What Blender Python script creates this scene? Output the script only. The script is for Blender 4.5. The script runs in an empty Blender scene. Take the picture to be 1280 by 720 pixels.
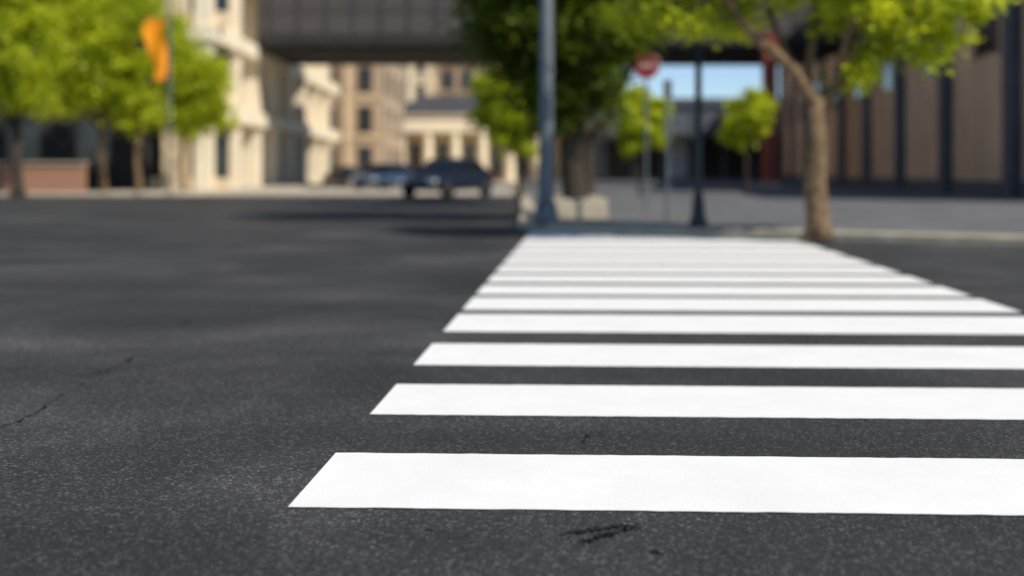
import bpy, bmesh, math, random
import numpy as np
from mathutils import Vector
random.seed(4); rng=np.random.default_rng(7)
S=bpy.context.scene
F=1400.0; HY=215.0
def W(px,py,z):   # survey helper: bearing/elevation seen at distance z -> world position
    return Vector(((px-640)/F*z, z, 1-(py-HY)/F*z))
# ---------------------------------------------------------------- materials
def newmat(name):
    m=bpy.data.materials.new(name); m.use_nodes=True
    nt=m.node_tree; b=nt.nodes['Principled BSDF']
    return m,nt,b
def ramp(nt,stops):
    r=nt.nodes.new('ShaderNodeValToRGB'); e=r.color_ramp.elements
    while len(e)<len(stops): e.new(0.5)
    for i,(p,c) in enumerate(stops):
        e[i].position=p; e[i].color=(*c,1) if len(c)==3 else c
    return r
def simple(name,col,rough=0.8,nscale=1.5,amt=0.25,metal=0.0,spec=0.3,bump=0.0,bscale=30):
    m,nt,b=newmat(name)
    tc=nt.nodes.new('ShaderNodeTexCoord'); n=nt.nodes.new('ShaderNodeTexNoise')
    n.inputs['Scale'].default_value=nscale; n.inputs['Detail'].default_value=6; n.inputs['Roughness'].default_value=0.65
    nt.links.new(tc.outputs['Object'],n.inputs['Vector'])
    r=ramp(nt,[(0.3,[c*(1-amt) for c in col]),(0.7,[min(1,c*(1+amt)) for c in col])])
    nt.links.new(n.outputs['Fac'],r.inputs['Fac']); nt.links.new(r.outputs['Color'],b.inputs['Base Color'])
    b.inputs['Roughness'].default_value=rough; b.inputs['Metallic'].default_value=metal
    b.inputs['Specular IOR Level'].default_value=spec
    if bump:
        n2=nt.nodes.new('ShaderNodeTexNoise'); n2.inputs['Scale'].default_value=bscale; n2.inputs['Detail'].default_value=4
        nt.links.new(tc.outputs['Object'],n2.inputs['Vector'])
        bp=nt.nodes.new('ShaderNodeBump'); bp.inputs['Strength'].default_value=bump; bp.inputs['Distance'].default_value=0.02
        nt.links.new(n2.outputs['Fac'],bp.inputs['Height']); nt.links.new(bp.outputs['Normal'],b.inputs['Normal'])
    return m
def asphalt_mat():
    m,nt,b=newmat('asphalt'); L=nt.links
    tc=nt.nodes.new('ShaderNodeTexCoord')
    v=nt.nodes.new('ShaderNodeTexVoronoi'); v.inputs['Scale'].default_value=125; L.new(tc.outputs['Object'],v.inputs['Vector'])
    sep=nt.nodes.new('ShaderNodeSeparateColor'); L.new(v.outputs['Color'],sep.inputs['Color'])
    grain=ramp(nt,[(0.0,(0.023,0.023,0.0245)),(0.5,(0.036,0.036,0.0375)),(0.85,(0.056,0.0555,0.056)),(1.0,(0.145,0.14,0.135))])
    L.new(sep.outputs[0],grain.inputs['Fac'])
    n=nt.nodes.new('ShaderNodeTexNoise'); n.inputs['Scale'].default_value=0.55; n.inputs['Detail'].default_value=7; n.inputs['Roughness'].default_value=0.6; n.inputs['Distortion'].default_value=0.4
    L.new(tc.outputs['Object'],n.inputs['Vector'])
    big=ramp(nt,[(0.3,(0.66,0.66,0.67)),(0.5,(0.98,0.98,0.98)),(0.68,(1.75,1.72,1.68))])
    L.new(n.outputs['Fac'],big.inputs['Fac'])
    mx=nt.nodes.new('ShaderNodeMix'); mx.data_type='RGBA'; mx.blend_type='MULTIPLY'; mx.inputs['Factor'].default_value=1
    L.new(grain.outputs['Color'],mx.inputs['A']); L.new(big.outputs['Color'],mx.inputs['B'])
    mp=nt.nodes.new('ShaderNodeMapping'); mp.inputs['Scale'].default_value=(0.12,1.3,1); mp.inputs['Rotation'].default_value=(0,0,0.06)
    L.new(tc.outputs['Object'],mp.inputs['Vector'])
    n3=nt.nodes.new('ShaderNodeTexNoise'); n3.inputs['Scale'].default_value=0.8; n3.inputs['Detail'].default_value=3
    L.new(mp.outputs['Vector'],n3.inputs['Vector'])
    band=ramp(nt,[(0.35,(0.8,0.8,0.8)),(0.7,(1.25,1.25,1.25))]); L.new(n3.outputs['Fac'],band.inputs['Fac'])
    mx2=nt.nodes.new('ShaderNodeMix'); mx2.data_type='RGBA'; mx2.blend_type='MULTIPLY'; mx2.inputs['Factor'].default_value=1
    L.new(mx.outputs['Result'],mx2.inputs['A']); L.new(band.outputs['Color'],mx2.inputs['B'])
    L.new(mx2.outputs['Result'],b.inputs['Base Color'])
    b.inputs['Roughness'].default_value=0.75; b.inputs['Specular IOR Level'].default_value=0.3
    n2=nt.nodes.new('ShaderNodeTexNoise'); n2.inputs['Scale'].default_value=80; n2.inputs['Detail'].default_value=5; n2.inputs['Roughness'].default_value=0.7
    L.new(tc.outputs['Object'],n2.inputs['Vector'])
    ad=nt.nodes.new('ShaderNodeMath'); ad.operation='SUBTRACT'; L.new(n2.outputs['Fac'],ad.inputs[0]); L.new(v.outputs['Distance'],ad.inputs[1])
    bp=nt.nodes.new('ShaderNodeBump'); bp.inputs['Strength'].default_value=0.7; bp.inputs['Distance'].default_value=0.0055
    L.new(ad.outputs[0],bp.inputs['Height']); L.new(bp.outputs['Normal'],b.inputs['Normal'])
    return m
def paint_mat():
    m,nt,b=newmat('white_road_paint'); L=nt.links
    tc=nt.nodes.new('ShaderNodeTexCoord')
    n=nt.nodes.new('ShaderNodeTexNoise'); n.inputs['Scale'].default_value=2.2; n.inputs['Detail'].default_value=9; n.inputs['Roughness'].default_value=0.7
    L.new(tc.outputs['Object'],n.inputs['Vector'])
    r=ramp(nt,[(0.25,(0.81,0.795,0.77)),(0.6,(0.88,0.87,0.85))]); L.new(n.outputs['Fac'],r.inputs['Fac'])
    v=nt.nodes.new('ShaderNodeTexNoise'); v.inputs['Scale'].default_value=120; v.inputs['Detail'].default_value=3
    L.new(tc.outputs['Object'],v.inputs['Vector'])
    bp=nt.nodes.new('ShaderNodeBump'); bp.inputs['Strength'].default_value=0.25; bp.inputs['Distance'].default_value=0.004
    L.new(v.outputs['Fac'],bp.inputs['Height']); L.new(bp.outputs['Normal'],b.inputs['Normal'])
    c=nt.nodes.new('ShaderNodeTexNoise'); c.inputs['Scale'].default_value=28; c.inputs['Detail'].default_value=6; c.inputs['Roughness'].default_value=0.75
    L.new(tc.outputs['Object'],c.inputs['Vector'])
    cr=ramp(nt,[(0.735,(0,0,0)),(0.79,(1,1,1))]); L.new(c.outputs['Fac'],cr.inputs['Fac'])
    mx=nt.nodes.new('ShaderNodeMix'); mx.data_type='RGBA'; mx.inputs['B'].default_value=(0.4,0.39,0.37,1)
    L.new(cr.outputs['Color'],mx.inputs['Factor']); L.new(r.outputs['Color'],mx.inputs['A'])
    L.new(mx.outputs['Result'],b.inputs['Base Color']); b.inputs['Roughness'].default_value=0.6
    return m
def leaf_mat(name,dark,light,trans=0.45):
    m,nt,b=newmat(name); L=nt.links
    a=nt.nodes.new('ShaderNodeAttribute'); a.attribute_name='tone'
    r=ramp(nt,[(0.0,dark),(1.0,light)]); L.new(a.outputs['Fac'],r.inputs['Fac'])
    L.new(r.outputs['Color'],b.inputs['Base Color']); b.inputs['Roughness'].default_value=0.5; b.inputs['Specular IOR Level'].default_value=0.25
    t=nt.nodes.new('ShaderNodeBsdfTranslucent'); 
    g=nt.nodes.new('ShaderNodeMix'); g.data_type='RGBA'; g.blend_type='MULTIPLY'; g.inputs['Factor'].default_value=1; g.inputs['B'].default_value=(1.45,1.3,0.5,1)
    L.new(r.outputs['Color'],g.inputs['A']); L.new(g.outputs['Result'],t.inputs['Color'])
    ms=nt.nodes.new('ShaderNodeMixShader'); ms.inputs['Fac'].default_value=trans
    L.new(b.outputs[0],ms.inputs[1]); L.new(t.outputs[0],ms.inputs[2]); L.new(ms.outputs[0],nt.nodes['Material Output'].inputs['Surface'])
    return m
def brick_mat(name,c1,c2,mortar,scale=3.0):
    m,nt,b=newmat(name); L=nt.links
    tc=nt.nodes.new('ShaderNodeTexCoord'); mp=nt.nodes.new('ShaderNodeMapping'); mp.inputs['Rotation'].default_value=(math.pi/2,0,0)
    L.new(tc.outputs['Object'],mp.inputs['Vector'])
    t=nt.nodes.new('ShaderNodeTexBrick'); t.inputs['Scale'].default_value=scale
    t.inputs['Color1'].default_value=(*c1,1); t.inputs['Color2'].default_value=(*c2,1); t.inputs['Mortar'].default_value=(*mortar,1)
    t.inputs['Mortar Size'].default_value=0.015
    L.new(mp.outputs['Vector'],t.inputs['Vector']); L.new(t.outputs['Color'],b.inputs['Base Color']); b.inputs['Roughness'].default_value=0.9
    return m
def paving_mat():
    m,nt,b=newmat('concrete_paving'); L=nt.links
    tc=nt.nodes.new('ShaderNodeTexCoord')
    t=nt.nodes.new('ShaderNodeTexBrick'); t.inputs['Scale'].default_value=0.7; t.offset=0
    t.inputs['Color1'].default_value=(0.115,0.116,0.121,1); t.inputs['Color2'].default_value=(0.14,0.141,0.146,1); t.inputs['Mortar'].default_value=(0.06,0.06,0.06,1)
    t.inputs['Mortar Size'].default_value=0.012; t.inputs['Brick Width'].default_value=1.0; t.inputs['Row Height'].default_value=1.0
    L.new(tc.outputs['Object'],t.inputs['Vector'])
    n=nt.nodes.new('ShaderNodeTexNoise'); n.inputs['Scale'].default_value=1.2; n.inputs['Detail'].default_value=8
    L.new(tc.outputs['Object'],n.inputs['Vector'])
    r=ramp(nt,[(0.3,(0.75,0.75,0.75)),(0.7,(1.2,1.2,1.2))]); L.new(n.outputs['Fac'],r.inputs['Fac'])
    mx=nt.nodes.new('ShaderNodeMix'); mx.data_type='RGBA'; mx.blend_type='MULTIPLY'; mx.inputs['Factor'].default_value=1
    L.new(t.outputs['Color'],mx.inputs['A']); L.new(r.outputs['Color'],mx.inputs['B']); L.new(mx.outputs['Result'],b.inputs['Base Color'])
    b.inputs['Roughness'].default_value=0.85
    return m
M={}
M['asphalt']=asphalt_mat(); M['paint']=paint_mat(); M['paving']=paving_mat()
M['crack']=simple('crack_dark',(0.010,0.010,0.011),0.95)
M['ground']=simple('ground_soil',(0.16,0.15,0.13),0.95,0.3)
M['lightroad']=simple('concrete_road',(0.43,0.39,0.33),0.9,0.4,0.2)
M['kerb']=simple('kerb_concrete',(0.47,0.41,0.31),0.9,3,0.25,bump=0.3)
M['beige']=simple('beige_stone',(0.72,0.57,0.38),0.85,0.7,0.15,bump=0.2)
M['cream']=simple('cream_stone',(0.86,0.75,0.56),0.85,0.7,0.10)
M['tan']=simple('tan_concrete',(0.45,0.34,0.24),0.85,0.5,0.2)
M['browns']=simple('brown_stone',(0.20,0.145,0.10),0.85,0.5,0.2)
M['tanwall']=simple('tan_render',(0.74,0.48,0.30),0.9,0.6,0.2,bump=0.2)
M['glass']=simple('window_glass',(0.03,0.035,0.04),0.12,0.3,0.4,spec=0.6)
M['carglass']=simple('car_glass',(0.010,0.013,0.018),0.15,0.3,0.3,spec=0.2)
M['litglass']=simple('pale_window',(0.45,0.52,0.6),0.25,0.3,0.2,spec=0.6)
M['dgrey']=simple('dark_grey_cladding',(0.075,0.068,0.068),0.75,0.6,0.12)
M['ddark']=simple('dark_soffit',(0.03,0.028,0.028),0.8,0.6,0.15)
M['bluegrey']=simple('blue_grey_metal',(0.10,0.12,0.145),0.55,0.8,0.15)
M['pil']=simple('dark_pilaster',(0.075,0.085,0.105),0.6,0.8,0.2)
M['roof']=simple('slate_roof',(0.06,0.062,0.07),0.7,0.8,0.2)
M['brick']=brick_mat('red_brick',(0.36,0.17,0.10),(0.28,0.13,0.08),(0.34,0.27,0.21))
M['dbrick']=brick_mat('dark_brick',(0.035,0.026,0.025),(0.025,0.02,0.02),(0.04,0.035,0.033))
M['dtrim']=simple('dark_trim',(0.07,0.06,0.055),0.8,1,0.2)
M['pole']=simple('galvanised_pole',(0.14,0.16,0.18),0.5,4,0.15,metal=0.2)
M['black']=simple('black_iron',(0.02,0.027,0.034),0.45,6,0.2)
M['redp']=simple('red_paint',(0.22,0.015,0.03),0.6,6,0.15)
M['redpil']=simple('red_pillar_paint',(0.30,0.07,0.045),0.7,2,0.2)
M['white']=simple('white_plain',(0.75,0.75,0.73),0.5,6,0.05)
M['orange']=simple('orange_fabric',(0.95,0.33,0.01),0.7,3,0.1)
M['bark']=simple('bark',(0.17,0.115,0.065),0.95,9,0.5,bump=0.9,bscale=22)
M['dbark']=simple('dark_bark',(0.05,0.04,0.03),0.95,9,0.4,bump=0.9,bscale=18)
M['tyre']=simple('tyre_rubber',(0.015,0.015,0.015),0.85,10,0.2)
M['rim']=simple('alloy_rim',(0.12,0.12,0.13),0.4,10,0.1,metal=0.8)
M['lens']=simple('headlamp_lens',(0.6,0.62,0.65),0.15,10,0.1)
M['redlens']=simple('tail_lens',(0.35,0.01,0.01),0.2,10,0.1)
M['leafY']=leaf_mat('leaf_bright',(0.18,0.26,0.015),(0.66,0.74,0.06),0.5)
M['leafL']=leaf_mat('leaf_sunny',(0.17,0.25,0.015),(0.64,0.72,0.05),0.5)
M['leafD']=leaf_mat('leaf_shaded',(0.03,0.062,0.008),(0.19,0.26,0.02),0.4)  # shady side of the crown put into a darker leaf colour
# ---------------------------------------------------------------- builders
def link(o,parent=None):
    S.collection.objects.link(o)
    if parent: o.parent=parent
    return o
def meshobj(name,verts,faces,mat,parent=None,smooth=False):
    me=bpy.data.meshes.new(name); me.from_pydata([tuple(v) for v in verts],[],faces); me.materials.append(mat)
    if smooth: me.polygons.foreach_set('use_smooth',[True]*len(me.polygons))
    me.update(); return link(bpy.data.objects.new(name,me),parent)
def empty(name):
    e=bpy.data.objects.new(name,None); e.empty_display_size=0.3; return link(e)
class Thing:
    def __init__(s,name): s.name=name; s.parts={}
    def part(s,p,mat): return s.parts.setdefault(p,([],[],mat))
    def box(s,p,mat,x0,x1,y0,y1,z0,z1,xf=None):
        V,Fc,_=s.part(p,mat); k=len(V)
        for a in ((x0,y0,z0),(x1,y0,z0),(x1,y1,z0),(x0,y1,z0),(x0,y0,z1),(x1,y0,z1),(x1,y1,z1),(x0,y1,z1)):
            V.append(xf(a) if xf else a)
        for f in ((0,3,2,1),(4,5,6,7),(0,1,5,4),(1,2,6,5),(2,3,7,6),(3,0,4,7)): Fc.append(tuple(k+i for i in f))
    def tube(s,p,mat,pts,rad,n=10):
        V,Fc,_=s.part(p,mat); tubegeo(V,Fc,pts,rad,n)
    def done(s,bevel=0.0,smooth=()):
        e=empty(s.name)
        for p,(V,Fc,m) in s.parts.items():
            o=meshobj(p,V,Fc,M[m] if isinstance(m,str) else m,e,smooth=(p in smooth))
            if bevel:
                b=o.modifiers.new('bv','BEVEL'); b.width=bevel; b.segments=2
        return e
def tubegeo(V,Fc,pts,rad,n=8):
    pts=[Vector(p) for p in pts]; k0=len(V)
    for i,p in enumerate(pts):
        d=(pts[min(i+1,len(pts)-1)]-pts[max(i-1,0)]).normalized()
        u=d.cross(Vector((0.31,0.93,0.12))); 
        if u.length<0.05: u=d.cross(Vector((1,0,0)))
        u.normalize(); w=d.cross(u)
        for j in range(n):
            a=2*math.pi*j/n; V.append(tuple(p+(u*math.cos(a)+w*math.sin(a))*rad[i]))
    for i in range(len(pts)-1):
        for j in range(n):
            a=k0+i*n+j; b=k0+i*n+(j+1)%n; Fc.append((a,b,b+n,a+n))
    Fc.append(tuple(k0+j for j in range(n))[::-1]); Fc.append(tuple(k0+(len(pts)-1)*n+j for j in range(n)))
def sheet(name,pts,h,mat):
    return meshobj(name,[(x,y,h) for x,y in pts],[tuple(range(len(pts)))],mat)
# ---------------------------------------------------------------- ground
sheet('ground',[(-400,-200),(400,-200),(400,600),(-400,600)],-0.012,M['ground'])
sheet('asphalt_road',[(-70,-8),(60,-8),(60,48),(-70,48)],0.0,M['asphalt'])
sheet('concrete_road',[(-70,48.01),(60,48.01),(60,200),(-70,200)],-0.003,M['lightroad'])
def smooth_poly(pts,it=2):
    for _ in range(it):
        q=[pts[0]]
        for a,b in zip(pts,pts[1:]):
            q.append((a[0]*.75+b[0]*.25,a[1]*.75+b[1]*.25)); q.append((a[0]*.25+b[0]*.75,a[1]*.25+b[1]*.75))
        q.append(pts[-1]); pts=q
    return pts
kl=smooth_poly([(55,11),(13,11.8),(6.9,15.1),(0.95,18.35),(0.05,19.2),(0.15,21.5),(0.3,34),(0.1,60),(0.1,108)],3)
KH=0.13
def kerb(name,line,width,h):
    V=[];Fc=[]
    L=[Vector((x,y,0)) for x,y in line]
    for i,p in enumerate(L):
        d=(L[min(i+1,len(L)-1)]-L[max(i-1,0)]).normalized(); nrm=Vector((d.y,-d.x,0))
        for off,z in ((0,-0.01),(0.0,h-0.02),(0.02,h),(width,h)):
            q=p+nrm*off; V.append((q.x,q.y,z))
    for i in range(len(L)-1):
        for j in range(3):
            a=i*4+j; Fc.append((a,a+1,a+5,a+4))
    return meshobj(name,V,Fc,M['kerb']), [(V[i*4+3][0],V[i*4+3][1]) for i in range(len(L))]
kb,inner=kerb('kerb',kl,0.34,KH)
sheet('pavement',inner+[(60,108),(60,11)],KH-0.004,M['paving'])
kl2=[(-70,46.5),(-20,46.8),(-14.6,47.4),(-13.3,49),(-13,56),(-13,110)]
kl2=smooth_poly(kl2,2)
kb2,inner2=kerb('kerb',[(x,y) for x,y in kl2][::-1],0.22,KH)
sheet('pavement',inner2[::-1]+[(-70,110)],KH-0.004,M['lightroad'])
# ---------------------------------------------------------------- crosswalk
K=90/1400.
def kz(X): return 18.3-0.55*(X-0.95)-0.12
def clip(poly):
    out=[]
    for i in range(len(poly)):
        a=poly[i]; b=poly[(i+1)%len(poly)]
        fa=kz(a[0])-a[1]; fb=kz(b[0])-b[1]
        if fa>=0: out.append(a)
        if (fa>=0)!=(fb>=0):
            t=fa/(fa-fb); out.append((a[0]+(b[0]-a[0])*t,a[1]+(b[1]-a[1])*t))
    return out
st=[(3.333,3.977),(4.605,5.263),(5.785,6.51),(7.0,7.865),(8.1,8.92),(9.12,9.88),(10.12,10.87),(11.10,11.93),(12.14,13.05),(13.25,14.2),(14.4,15.38),(15.58,16.55),(16.75,18.6)]
V=[];Fc=[]
for a,b in st:
    sk=-0.038
    def row(z): 
        x0=-0.881+K*z; x1=3.10+K*z
        n=90; r=[]
        for i in range(n+1):
            x=x0+(x1-x0)*i/n; r.append((x,z+sk*(x-x0)+random.uniform(-.003,.003)))
        return r
    lo=row(a); hi=row(b)
    poly=clip(lo+hi[::-1])
    if len(poly)<3: continue
    k=len(V); V+=[(x,y,0.004) for x,y in poly]; Fc.append(tuple(range(k,k+len(poly))))
meshobj('crosswalk_marking',V,Fc,M['paint'])
# ---------------------------------------------------------------- cracks
def crack(pts,w,jit,h=0.0045,seg=9):
    V=[];Fc=[];P=[]
    for a,b in zip(pts,pts[1:]):
        for i in range(seg): 
            t=i/seg; P.append((a[0]*(1-t)+b[0]*t+random.uniform(-jit,jit),a[1]*(1-t)+b[1]*t+random.uniform(-jit,jit)*1.6))
    P.append(pts[-1])
    for i,(x,y) in enumerate(P):
        ww=w*random.uniform(0.25,1.3)*min(1,0.3+3*min(i,len(P)-1-i)/len(P))
        V+=[(x,y-ww,h),(x,y+ww,h)]
    for i in range(len(P)-1): Fc.append((2*i,2*i+2,2*i+3,2*i+1))
    return V,Fc
def G(px,py): w=F/(py-HY); return ((px-640)/F*w,w)
CV=[];CF=[]
def addc(*a,**k):
    v,f=crack(*a,**k); n=len(CV); CV.extend(v); CF.extend([tuple(i+n for i in q) for q in f])
addc([G(-40,545),G(30,527),G(70,500),G(120,470),G(163,452)],0.018,0.016)
addc([G(158,454),G(168,446)],0.05,0.012,seg=5)
addc([G(700,668),G(735,664),G(775,658),G(805,662)],0.014,0.010)
addc([G(722,680),G(745,674),G(770,668)],0.012,0.010)
addc([G(745,671),G(780,664),G(800,656)],0.012,0.012)
addc([G(725,553),G(738,545)],0.03,0.014,seg=5)
addc([G(815,690),G(832,694)],0.012,0.008,seg=5)
addc([G(225,404),G(236,402)],0.05,0.02,seg=4)
addc([G(530,664),G(560,668)],0.006,0.008,seg=5)
meshobj('pavement_crack',CV,CF,M['crack'])
# ---------------------------------------------------------------- trees
def make_tree(name,trunk,trad,limbs,blobs,ncl,nleaf,lsize,spread,leafm,barkm,hb=0.0):
    e=empty(name); V=[];Fc=[]
    rr=[trad*(1.35 if i==0 else 1.0-0.3*i/(len(trunk)-1)) for i in range(len(trunk))]
    tubegeo(V,Fc,trunk,rr,12)
    nodes=[]
    for pts,r0 in limbs:
        pts=[Vector(p) for p in pts]; P=[]
        for a,b in zip(pts,pts[1:]):
            for i in range(4): P.append(a.lerp(b,i/4)+Vector([random.gauss(0,r0*0.25) for _ in range(3)])*(1 if P else 0))
        P.append(pts[-1])
        tubegeo(V,Fc,P,[max(0.008,r0*(1-0.75*i/(len(P)-1))) for i in range(len(P))],8)
        nodes+=P[2:]
    vols=np.array([b[1][0]*b[1][1]*b[1][2] for b in blobs])**0.8; vols/=vols.sum()
    cs=[]
    for i in range(ncl):
        b=blobs[rng.choice(len(blobs),p=vols)]
        d=rng.normal(size=3); d/=np.linalg.norm(d); r=rng.random()**0.45
        cs.append(np.array(b[0])+d*r*np.array(b[1]))
    cs=np.array(cs)
    for c in cs:
        c=Vector(c); nd=min(nodes,key=lambda q:(q-c).length+max(0,q.z-c.z)*0.5)
        if random.random()<0.55:
            mid=nd.lerp(c,0.5)+Vector([random.gauss(0,0.06) for _ in range(3)])+Vector((0,0,-0.04))
            r=min(0.03,trad*0.14); tubegeo(V,Fc,[nd,mid,c],[r,r*0.6,r*0.25],5)
    meshobj('trunk_and_limbs',V,Fc,M[barkm],e,smooth=True)
    N=ncl*nleaf
    ci=np.repeat(np.arange(ncl),nleaf)
    sc=spread*(0.5+0.9*rng.random(ncl))[ci][:,None]
    p=cs[ci]+rng.normal(size=(N,3))*sc*np.array([1,1,0.6])
    nr=rng.normal(size=(N,3)); nr[:,2]=np.abs(nr[:,2])+0.5; nr/=np.linalg.norm(nr,axis=1)[:,None]
    t=np.cross(nr,rng.normal(size=(N,3))); t/=np.linalg.norm(t,axis=1)[:,None]; s=np.cross(nr,t)
    L=(lsize*(0.6+0.8*rng.random(N)))[:,None]
    q=np.stack([p-t*L,p+s*L*0.55+nr*L*0.12,p+t*L,p-s*L*0.55+nr*L*0.12],axis=1).reshape(-1,3)
    me=bpy.data.meshes.new('foliage'); me.vertices.add(4*N); me.vertices.foreach_set('co',q.astype(np.float32).ravel())
    me.loops.add(4*N); me.loops.foreach_set('vertex_index',np.arange(4*N,dtype=np.int32))
    me.polygons.add(N); me.polygons.foreach_set('loop_start',np.arange(0,4*N,4,dtype=np.int32)); me.polygons.foreach_set('loop_total',np.full(N,4,dtype=np.int32))
    me.update(); 
    at=me.attributes.new('tone','FLOAT','POINT')
    tone=np.clip(0.1+0.65*rng.random(ncl)[ci]+0.3*rng.random(N),0,1)
    at.data.foreach_set('value',np.repeat(tone,4).astype(np.float32))
    me.materials.append(M[leafm]); me.validate()
    link(bpy.data.objects.new('foliage',me),e); return e
def B(px,py,z,rx,ry,dz,off=0):
    c=W(px,py,z); c.y+=off; return (tuple(c),(rx/F*z,dz,ry/F*z))
def P3(px,py,off,z=15.2): v=W(px,py,z); v.y+=off; return v
# right near tree
z=15.8
tk=[(W(1022,300,z)[0],z,0.05),W(1023,282,z),W(1019,230,z),W(1022,180,z),W(1018,132,z)]
fk=W(1019,136,z)
limbs=[([fk,P3(990,95,-.2,z),P3(945,60,-.4,z),P3(905,12,-.5,z),P3(850,-50,-.6,z)],0.11),
       ([fk,P3(1045,112,.1,z),P3(1080,70,.3,z),P3(1120,40,.4,z),P3(1170,-20,.5,z)],0.10),
       ([fk,P3(1012,90,.3,z),P3(1030,20,.5,z),P3(1010,-90,.6,z)],0.10),
       ([P3(990,95,-.2,z),P3(975,40,.2,z),P3(960,-40,.5,z),P3(900,-130,.5,z)],0.06),
       ([P3(1045,112,.1,z),P3(1050,50,-.3,z),P3(1075,-30,-.6,z),P3(1130,-120,-.6,z)],0.06)]
blobs=[B(790,8,z,50,24,.6),B(850,12,z,60,34,.7),B(915,28,z,38,28,.5),B(950,-30,z,90,40,1.1),B(1100,5,z,60,40,.8),B(1180,10,z,60,45,.8),B(1215,0,z,42,40,.6),
       B(1085,88,z,26,26,.4,.2),B(1150,58,z,55,34,.5),B(1190,84,z,26,18,.3),B(1060,20,z,40,30,.5),B(1010,-140,z,200,80,1.8),B(1130,-90,z,130,50,1.2),B(860,-70,z,110,40,1.0),B(1240,-5,z,20,24,.3)]
make_tree('added_shade_tree',tk,0.18,limbs,blobs,460,60,0.06,0.13,'leafY','bark')
# big darker tree
z=22.5
tk=[(W(722,275,z)[0],z,0.05),W(722,262,z),W(716,220,z),W(714,180,z),W(720,150,z)]
fk=W(718,158,z)
limbs=[([fk,P3(690,110,-.3,z),P3(650,60,-.6,z),P3(620,-10,-.7,z)],0.18),([fk,P3(720,80,.3,z),P3(735,-20,.5,z),P3(720,-120,.5,z)],0.2),
       ([W(716,195,z),P3(752,158,.1,z),P3(780,105,.3,z),P3(815,30,.4,z)],0.14),([fk,P3(740,90,-.8,z),P3(780,0,-1.2,z)],0.12)]
blobs=[B(710,40,z,110,65,2.0),B(630,40,z,50,50,1.2),B(655,100,z,35,30,1.0),B(790,15,z,70,38,1.2),B(745,80,z,38,35,1.0),B(715,115,z,45,35,1.2),B(692,148,z,30,28,.8),B(748,130,z,26,28,.6),
       B(720,-80,z,170,80,2.6),B(840,-15,z,50,36,1.0),B(605,5,z,26,36,.8)]
make_tree('added_shade_tree',tk,0.29,limbs,blobs,760,60,0.075,0.22,'leafD','dbark')
def generic(name,px,pyb,z,blobs,trad,ncl,nl,ls,sp,leafm,barkm,top):
    b=W(px,pyb,z); b.z=0.05
    tk=[b,W(px+1,pyb-8,z),W(px-2,(pyb+top)/2,z),W(px,top,z)]
    fk=W(px,top,z); limbs=[]
    for bl in blobs:
        c=Vector(bl[0]); m=fk.lerp(c,0.5)+Vector((0,0,0.15)); limbs.append(([fk,m,c],trad*0.5))
    return make_tree(name,tk,trad,limbs,blobs,ncl,nl,ls,sp,leafm,barkm)
z=31; generic('added_shade_tree',735,250,z,[B(700,20,z,70,50,1.8),B(780,0,z,60,45,1.8),B(650,40,z,40,40,1.5),B(740,-60,z,120,60,2.4),B(620,-20,z,50,50,1.6)],0.2,300,50,0.12,0.32,'leafD','dbark',120)  # tree added behind the big one to throw more shade on the road
z=38; generic('added_shade_tree',650,246,z,[B(635,140,z,34,40,1.0),B(620,110,z,24,25,.8),B(652,165,z,26,28,.8),B(655,90,z,30,25,.8),B(612,150,z,14,20,.6)],0.12,150,60,0.11,0.22,'leafY','dbark',190)
z=42; generic('added_shade_tree',800,241,z,[B(800,150,z,26,36,1.0),B(790,132,z,20,20,.8),B(816,138,z,16,22,.8),B(816,172,z,16,20,.8),B(788,178,z,16,16,.7)],0.07,150,60,0.10,0.15,'leafY','dbark',195)
z=41; generic('added_shade_tree',934,241,z,[B(934,148,z,24,32,1.0),B(922,165,z,16,18,.8),B(946,130,z,14,18,.8)],0.07,120,60,0.10,0.15,'leafY','dbark',190)
# left row
z=45; generic('added_shade_tree',22,244,z,[B(10,60,z,60,60,2),B(-40,90,z,50,50,2),B(30,110,z,35,35,1.5),B(40,20,z,40,40,1.5),B(-10,-30,z,90,50,2)],0.26,330,50,0.14,0.36,'leafL','dbark',165)
z=49; generic('added_shade_tree',128,240,z,[B(110,70,z,55,60,2),B(80,120,z,35,35,1.3),B(140,125,z,30,32,1.3),B(130,20,z,55,40,1.6),B(100,-25,z,45,30,1.4),B(75,50,z,30,30,1.2)],0.2,330,50,0.14,0.36,'leafL','bark',165)
z=50; generic('added_shade_tree',173,240,z,[B(185,90,z,40,45,1.6),B(170,135,z,28,28,1.2),B(205,45,z,35,30,1.3),B(170,10,z,30,40,1.2)],0.16,190,50,0.14,0.34,'leafL','bark',168)
z=52; generic('added_shade_tree',228,240,z,[B(240,115,z,34,38,1.5),B(260,142,z,22,25,1),B(225,75,z,30,30,1.2),B(225,150,z,22,20,1),B(260,90,z,18,18,1)],0.15,200,50,0.14,0.32,'leafL','bark',172)
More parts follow.
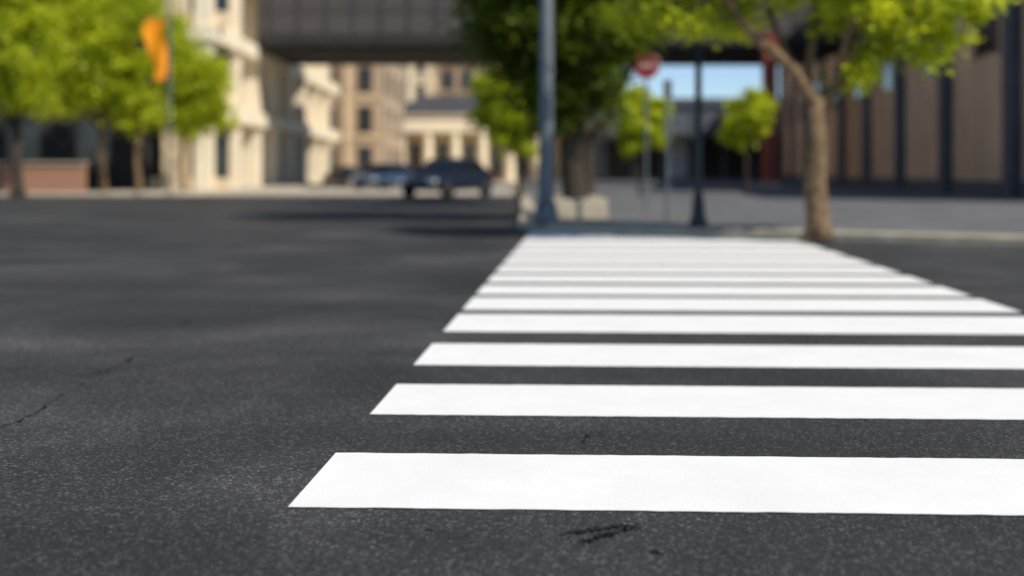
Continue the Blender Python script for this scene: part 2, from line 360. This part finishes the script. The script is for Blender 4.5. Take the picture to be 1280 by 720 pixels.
# ---------------------------------------------------------------- street furniture
t=Thing('street_lamp')
b=W(683,0,18.9); X=b.x; Y=b.y
t.tube('pole','pole',[(X,Y,KH),(X,Y,KH+.5),(X,Y,3),(X,Y,8.6)],[.135,.13,.12,.08],16)
t.tube('base','pole',[(X,Y,KH-.005),(X,Y,KH+.06),(X,Y,KH+.32),(X,Y,KH+.36)],[.24,.22,.17,.14],16)
t.tube('arm','pole',[(X,Y,8.5),(X-.5,Y,8.95),(X-1.8,Y,9.15)],[.05,.045,.04],8)
t.box('lamp_head','pole',X-2.5,X-1.75,Y-.16,Y+.16,9.08,9.22)
t.done(smooth=('pole','base','arm'))
t=Thing('street_lamp'); b=W(873,0,17.6); X=b.x; Y=b.y
t.tube('pole','black',[(X,Y,KH),(X,Y,1),(X,Y,4.1)],[.07,.06,.05],14)
t.tube('base','black',[(X,Y,KH-.005),(X,Y,KH+.05),(X,Y,KH+.2),(X,Y,KH+.45),(X,Y,KH+.5)],[.16,.15,.11,.09,.07],14)
t.tube('lantern','white',[(X,Y,4.15),(X,Y,4.5),(X,Y,4.6)],[.13,.2,.2],12)
t.tube('cap','black',[(X,Y,4.6),(X,Y,4.66),(X,Y,4.85),(X,Y,4.95)],[.24,.22,.07,.015],12)
t.done(smooth=('pole','base'))
t=Thing('tree_planter')
px0,px1,py0,py1,ph=0.55,1.75,20.6,23.8,0.50
t.box('walls','kerb',px0,px1,py0,py0+.2,KH-.006,ph); t.box('walls','kerb',px0,px1,py1-.2,py1,KH-.006,ph)
t.box('walls','kerb',px0,px0+.2,py0+.2,py1-.2,KH-.006,ph); t.box('walls','kerb',px1-.2,px1,py0+.2,py1-.2,KH-.006,ph)
t.box('soil','dbark',px0+.2,px1-.2,py0+.2,py1-.2,KH-.006,ph-.08); t.done(bevel=0.02)
# stop sign
t=Thing('stop_sign'); b=W(808,0,25); X=b.x;Y=b.y
t.tube('post','pole',[(X,Y+.05,KH),(X,Y+.05,3.6)],[.03,.03],8)
def octa(r,y0,y1):
    V=[];n=8
    for y in (y0,y1):
        for i in range(n):
            a=math.pi/8+i*math.pi/4; V.append((X+r*math.cos(a),y,3.38+r*math.sin(a)))
    return V,[tuple(range(8)),tuple(range(15,7,-1))]+[(i,(i+1)%8,8+(i+1)%8,8+i) for i in range(8)]
e=t.done()
v,f=octa(.325,Y-.012,Y+.01); meshobj('rim',v,f,M['white'],e); v,f=octa(.31,Y-.018,Y-.0125); meshobj('face',v,f,M['redp'],e)
V=[];Fc=[]
for cx in (-.16,-.055,.055,.16):
    k=len(V); V+=[(X+cx-.02,Y-.022,3.33),(X+cx+.02,Y-.022,3.33),(X+cx+.02,Y-.022,3.43),(X+cx-.02,Y-.022,3.43)]; Fc.append((k,k+1,k+2,k+3))
meshobj('lettering',V,Fc,M['white'],e)
t=Thing('sign_post'); b=W(834,0,19.5); X=b.x;Y=b.y
t.tube('post','pole',[(X,Y,KH),(X,Y,2.6)],[.03,.03],8); t.box('plate','pole',X-.08,X+.08,Y-.05,Y-.035,2.3,2.6); t.done()
# banner pole
t=Thing('banner_pole'); b=W(212,0,46); X=b.x;Y=b.y
t.tube('pole','pole',[(X,Y,0),(X,Y,8.6)],[.055,.045],10)
t.tube('brackets','pole',[(X,Y,7.3),(X-1.0,Y,7.3)],[.025,.025],6); t.tube('brackets','pole',[(X,Y,4.75),(X-1.0,Y,4.75)],[.025,.025],6)
e=t.done()
V=[];Fc=[];n=14
for i in range(n+1):
    zz=4.75+2.55*i/n
    for j in range(5):
        wd=.55+.3*math.sin(i/n*2.6)
        xx=X-.1-wd*j/4+0.05*math.sin(i*.9); V.append((xx+0.14*math.sin(i/n*6),Y+.12*math.sin(j*1.3+i*.5),zz))
for i in range(n):
    for j in range(4): a=i*5+j; Fc.append((a,a+1,a+6,a+5))
meshobj('banner',V,Fc,M['orange'],e,smooth=True)
# ---------------------------------------------------------------- cars
def car(px,z,rot,col,name='parked_car',sc=1.0):
    pm,nt,bs=newmat('car_paint'); bs.inputs['Base Color'].default_value=(*col,1); bs.inputs['Roughness'].default_value=0.3; bs.inputs['Coat Weight'].default_value=0.4
    nn=nt.nodes.new('ShaderNodeTexNoise'); nn.inputs['Scale'].default_value=3; rr=ramp(nt,[(0.3,(0.25,)*3),(0.7,(0.4,)*3)]); nt.links.new(nn.outputs['Fac'],rr.inputs['Fac']); nt.links.new(rr.outputs['Color'],bs.inputs['Roughness'])
    e=empty(name)
    stn=[(-2.28,.42,.70,.66),(-2.18,.30,.86,.80),(-1.75,.26,.93,.89),(-1.0,.24,.95,.91),(0,.24,.94,.92),(.9,.24,.93,.91),(1.6,.26,.84,.88),(2.1,.30,.74,.80),(2.26,.40,.62,.66)]
    V=[];Fc=[]
    for x,zb,zt,w in stn:
        zm=(zb+zt)/2
        for a in ((-w*.85,zb),(-w,zb+.12),(-w,zm),(-w*.96,zt-.04),(-w*.86,zt),(0,zt+.035),(w*.86,zt),(w*.96,zt-.04),(w,zm),(w,zb+.12),(w*.85,zb)): V.append((x,a[0],a[1]))
    n=11
    for i in range(len(stn)-1):
        for j in range(n): a=i*n+j; b=i*n+(j+1)%n; Fc.append((a,b,b+n,a+n))
    Fc.append(tuple(range(n))[::-1]); Fc.append(tuple(range((len(stn)-1)*n,len(stn)*n)))
    o=meshobj('body',V,Fc,pm,e,True); m=o.modifiers.new('s','SUBSURF'); m.levels=1; m.render_levels=2
    def cab(name,st,mat):
        V=[];Fc=[]
        for x,z0,w0,z1,w1 in st:
            for a in ((-w0,z0),(-w1,z1),(0,z1+.03 if z1>1.2 else z1),(w1,z1),(w0,z0)): V.append((x,a[0],a[1]))
        for i in range(len(st)-1):
            for j in range(4): a=i*5+j; Fc.append((a,a+1,a+6,a+5))
        Fc.append((4,3,2,1,0)); q=(len(st)-1)*5; Fc.append((q,q+1,q+2,q+3,q+4))
        return meshobj(name,V,Fc,mat,e,False)
    cab('windows',[(-1.95,.90,.74,.95,.72),(-1.3,.92,.80,1.36,.60),(-.3,.92,.82,1.43,.62),(.35,.92,.82,1.40,.61),(1.25,.88,.76,.93,.72)],M['carglass'])
    cab('roof',[(-1.32,1.345,.615,1.375,.60),(-1.0,1.36,.64,1.42,.60),(-.3,1.39,.65,1.46,.61),(.2,1.37,.64,1.44,.60),(.42,1.36,.62,1.39,.60)],pm)
    W_=[];Wf=[];R_=[];Rf=[]
    for wx in (-1.42,1.4):
        for sy in (-1,1):
            tubegeo(W_,Wf,[(wx,sy*.70,.33),(wx,sy*.72,.33),(wx,sy*.91,.33),(wx,sy*.93,.33)],[.29,.33,.33,.30],20)
            tubegeo(R_,Rf,[(wx,sy*.92,.33),(wx,sy*.945,.33)],[.21,.19],16)
    meshobj('tyres',W_,Wf,M['tyre'],e,True); meshobj('rims',R_,Rf,M['rim'],e)
    for nm,x,mm,zc in (('headlamps',2.12,'lens',.62),('tail_lamps',-2.2,'redlens',.72)):
        V=[];Fc=[]
        for sy in (-.62,.62):
            k=len(V)
            for a in ((x-.1,sy-.15,zc-.07),(x+.1,sy-.15,zc-.07),(x+.1,sy+.15,zc-.07),(x-.1,sy+.15,zc-.07),(x-.1,sy-.15,zc+.07),(x+.1,sy-.15,zc+.06),(x+.1,sy+.15,zc+.06),(x-.1,sy+.15,zc+.07)): V.append(a)
            for f in ((0,3,2,1),(4,5,6,7),(0,1,5,4),(1,2,6,5),(2,3,7,6),(3,0,4,7)): Fc.append(tuple(k+i for i in f))
        meshobj(nm,V,Fc,M[mm],e)
    p=W(px,0,z); e.location=(p.x,z,0.0); e.rotation_euler=(0,0,rot); e.scale=(sc,sc,sc); return e
car(560,44.5,math.radians(-118),(0.008,0.016,0.034),sc=1.06)
car(482,64,math.radians(-118),(0.035,0.075,0.15),sc=1.03)
car(428,84,math.radians(-100),(0.02,0.02,0.025))
# ---------------------------------------------------------------- buildings
t=Thing('colonnade_building')
y0,y1=56.0,96.0; XF=-15.0; H=24; st_h=3.9
t.box('core','tan',-34,XF-1.9,y0+.8,y1,0,H)
lv=[0,4.1]+[4.1+st_h*i for i in range(1,6)]
for i,z0 in enumerate(lv[1:]):
    t.box('floor_slabs','cream',XF-1.9,XF+.25,y0-.2,y1,z0-.45,z0+.35)
for i in range(len(lv)-1):
    za=lv[i]+(.35 if i else 0); zb=lv[i+1]-.45
    y=y0
    while y<y1-1:
        t.box('columns','cream',XF-.9,XF,y,y+1.1,za,zb)
        t.box('windows','glass',XF-1.9,XF-1.85,y+2.3,y+4.3,za+.3,zb-.2)
        t.box('wall_panels','beige',XF-1.895,XF-1.5,y+1.2,y+2.3,za,zb)
        y+=5
    x=-33.5
    while x<XF-2:
        t.box('end_piers','beige',x,x+1.3,y0,y0+.8,za,zb); t.box('end_windows','glass',x+1.3,x+3.2,y0+.5,y0+.55,za+.7,zb-.2)
        t.box('end_sills','beige',x+1.3,x+3.2,y0+.2,y0+.8,za,za+.7) ; x+=3.2
    if i: t.box('end_slabs','cream',-34,XF-1.9,y0-.1,y0+.8,lv[i]-.45,lv[i]+.35)
t.done()
t=Thing('brick_building')
t.box('walls','dbrick',-80,-18.3,54.6,75,0,13)
x=-79
while x<-20.5:
    for z0 in (1.0,5.0,9.0):
        t.box('windows','glass',x,x+1.6,54.56,54.597,z0+.2,z0+2.4); t.box('sills','dtrim',x-.1,x+1.7,54.4,54.56,z0,z0+.2); t.box('lintels','dtrim',x-.1,x+1.7,54.5,54.597,z0+2.42,z0+2.65)
    x+=3.4
t.box('parapet','dtrim',-80.1,-18.2,54.5,75.1,13,13.5)
t.done()
t=Thing('brick_wall')
t.box('wall','brick',-60,-18.4,48.1,48.45,0,1.35); t.box('coping','kerb',-60,-18.35,48.0,48.55,1.35,1.43); t.done()
t=Thing('skybridge')
z0=8.1
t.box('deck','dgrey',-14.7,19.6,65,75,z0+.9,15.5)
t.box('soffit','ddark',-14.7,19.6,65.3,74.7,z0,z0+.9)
for i in range(1,5): t.box('panel_joints','ddark',-14.7,19.6,64.97,64.997,z0+.9+i*1.3,z0+.94+i*1.3)
x=-14
while x<19.4:
    t.box('panel_ribs','dgrey',x,x+.08,64.9,64.997,z0+.9,15.5); x+=1.6
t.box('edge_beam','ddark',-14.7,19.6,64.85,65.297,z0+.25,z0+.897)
t.done()
t=Thing('brick_pillar'); b=W(962,0,63.5)
t.box('shaft','redpil',b.x-.35,b.x+.35,63.1,63.9,0.4,8.6); t.box('plinth','kerb',b.x-.5,b.x+.5,63,64,0,.4); t.box('cap','redpil',b.x-.42,b.x+.42,63.02,63.98,8.6,8.8); t.done()
def block(name,x0,x1,y0,y1,H,wm,nx,floors,trim='cream',win='glass',wf=.5,side=True):
    t=Thing(name); t.box('walls',wm,x0,x1,y0,y1,0,H)
    bw=(x1-x0)/nx; fh=(H-.8)/floors
    for i in range(nx):
        for j in range(floors):
            a=x0+bw*(i+.5)-bw*wf/2; zz=.5+j*fh
            t.box('windows',win,a,a+bw*wf,y0-.06,y0-.003,zz+.4,zz+fh*.78)
            t.box('sills',trim,a-.1,a+bw*wf+.1,y0-.2,y0-.07,zz+.2,zz+.4)
        t.box('piers',trim,x0+bw*i-.2,x0+bw*i+.2,y0-.3,y0-.003,0,H-.6)
    for j in range(1,floors): t.box('string_courses',trim,x0,x1,y0-.12,y0-.07,.5+j*fh-.1,.5+j*fh+.15)
    if side:
        ny=max(2,int((y1-y0)/4))
        for k in range(ny):
            for j in range(floors):
                q=y0+(k+.3)*(y1-y0)/ny; zz=.5+j*fh
                t.box('side_windows',win,x1+.003,x1+.05,q,q+1.6,zz+.4,zz+fh*.78)
    t.box('cornice',trim,x0-.35,x1+.35,y0-.4,y1+.3,H-.6,H+.05)
    return t.done()
block('concrete_building',-21,-11.4,99,118,22,'tan',3,6,'beige',wf=.4)
block('stone_building',-24,-10.2,142,160,30,'beige',5,7,'cream',wf=.35)
block('brown_building',-10,8,150,165,34,'browns',7,9,'tan')
t=Thing('columned_building')
x0,x1,y0=-12.6,11.5,120
t.box('walls','beige',x0+.5,x1-.5,y0+3,y0+14,0,5.3); t.box('entablature','cream',x0,x1,y0,y0+14,5.3,7.0); t.box('cornice','cream',x0-.3,x1+.3,y0-.3,y0+14.3,7.0,7.25)
V=[(x0-.4,y0-.4,7.25),(x1+.4,y0-.4,7.25),(x1+.4,y0+14.4,7.25),(x0-.4,y0+14.4,7.25),(x0+2.5,y0+3.5,9.4),(x1-2.5,y0+3.5,9.4),(x1-2.5,y0+10,9.4),(x0+2.5,y0+10,9.4)]
t.parts['roof']=(V,[(0,3,2,1),(4,5,6,7),(0,1,5,4),(1,2,6,5),(2,3,7,6),(3,0,4,7)],'roof')
x=x0+.6
while x<x1:
    t.tube('columns','cream',[(x,y0+.6,0),(x,y0+.6,.3),(x,y0+.6,.32),(x,y0+.6,5.0),(x,y0+.6,5.3)],[.7,.7,.55,.48,.6],12)
    t.box('doors','glass',x+.9,x+2.0,y0+2.94,y0+2.997,.1,4.2); x+=2.95
t.done()
t=Thing('flat_roof_building')
t.box('walls','bluegrey',8.5,34,112,130,0,7.6); t.box('parapet','bluegrey',8.2,34.3,111.7,130.3,7.6,8.4)
t.box('canopy','ddark',8.6,33,108.5,111.99,4.2,4.7)
for i in range(8):
    xx=9.5+i*3
    t.box('windows','litglass' ,xx,xx+2.0,111.93,111.997,.4,4.0) if i in (2,) else t.box('dark_windows','ddark',xx,xx+2.4,111.93,111.997,.4,4.0)
    t.box('mullions','bluegrey',xx+2.5,xx+2.75,111.85,111.997,0,7.5)
t.done()
t=Thing('pilaster_building')
A=Vector((16.0,35.0,0)); D=Vector((9.4,72.0,0)).normalized(); Nn=Vector((D.y,-D.x,0))
def xf(a): p=A+D*a[0]+Nn*a[1]; return (p.x,p.y,a[2])
def seg(s0,s1,H,flr):
    t.box('walls','tanwall',s0,s1,0.3,22,0,H,xf)
    t.box('plinth','pil',s0,s1,.15,.297,0,0.7,xf)
    t.box('cornice','pil',s0,s1,-.2,22.2,H,H+.7,xf)
    s=1.6-8.6
    while s<s1-1:
        if s>=s0-.5:
            t.box('pilasters','pil',s-.5,s+.5,-.05,.297,0,H,xf)
            for k in range(flr):
                zz=5.2+k*4.2
                t.box('windows','glass',s+2.2,s+4.6,.25,.297,zz,min(zz+2.4,H-.5),xf)
                t.box('window_frames','browns',s+2.05,s+2.2,.2,.297,zz-.1,min(zz+2.5,H-.4),xf); t.box('window_frames','browns',s+4.6,s+4.75,.2,.297,zz-.1,min(zz+2.5,H-.4),xf)
        s+=8.6
seg(-3,8.5,8.0,1); seg(8.51,40,12.2,1); seg(40.01,74,11.8,1)
t.done()
# ---------------------------------------------------------------- light
el=math.radians(44); sx,sy=0.80,-0.60; n=math.hypot(sx,sy); sx/=n; sy/=n
sv=Vector((sx*math.cos(el),sy*math.cos(el),math.sin(el)))
ld=bpy.data.lights.new('sun','SUN'); ld.energy=5.0; ld.angle=math.radians(0.5); ld.color=(1,0.93,0.80)
lo=link(bpy.data.objects.new('sun',ld)); lo.rotation_euler=(-sv).to_track_quat('-Z','Y').to_euler(); lo.location=sv*50
w=bpy.data.worlds.new('World'); S.world=w; w.use_nodes=True; nt=w.node_tree
sk=nt.nodes.new('ShaderNodeTexSky'); sk.sky_type='NISHITA'; sk.sun_disc=False; sk.sun_elevation=el; sk.sun_rotation=math.atan2(sx,sy)
sk.air_density=0.9; sk.dust_density=0.0; sk.ozone_density=2.5; sk.altitude=1500
nt.links.new(sk.outputs[0],nt.nodes['Background'].inputs[0]); nt.nodes['Background'].inputs[1].default_value=0.13
# ---------------------------------------------------------------- camera
cd=bpy.data.cameras.new('camera'); co=link(bpy.data.objects.new('camera',cd)); S.camera=co
co.location=(0,0,1.0); co.rotation_euler=(math.pi/2,0,0)
cd.sensor_width=36; cd.lens=36*F/1280; cd.shift_y=-(360-HY)/1280; cd.clip_end=2000; cd.clip_start=0.05
cd.dof.use_dof=True; cd.dof.focus_distance=3.8; cd.dof.aperture_fstop=0.92; cd.dof.aperture_blades=0
S.view_settings.view_transform='Standard'; S.view_settings.look='None'; S.view_settings.exposure=0
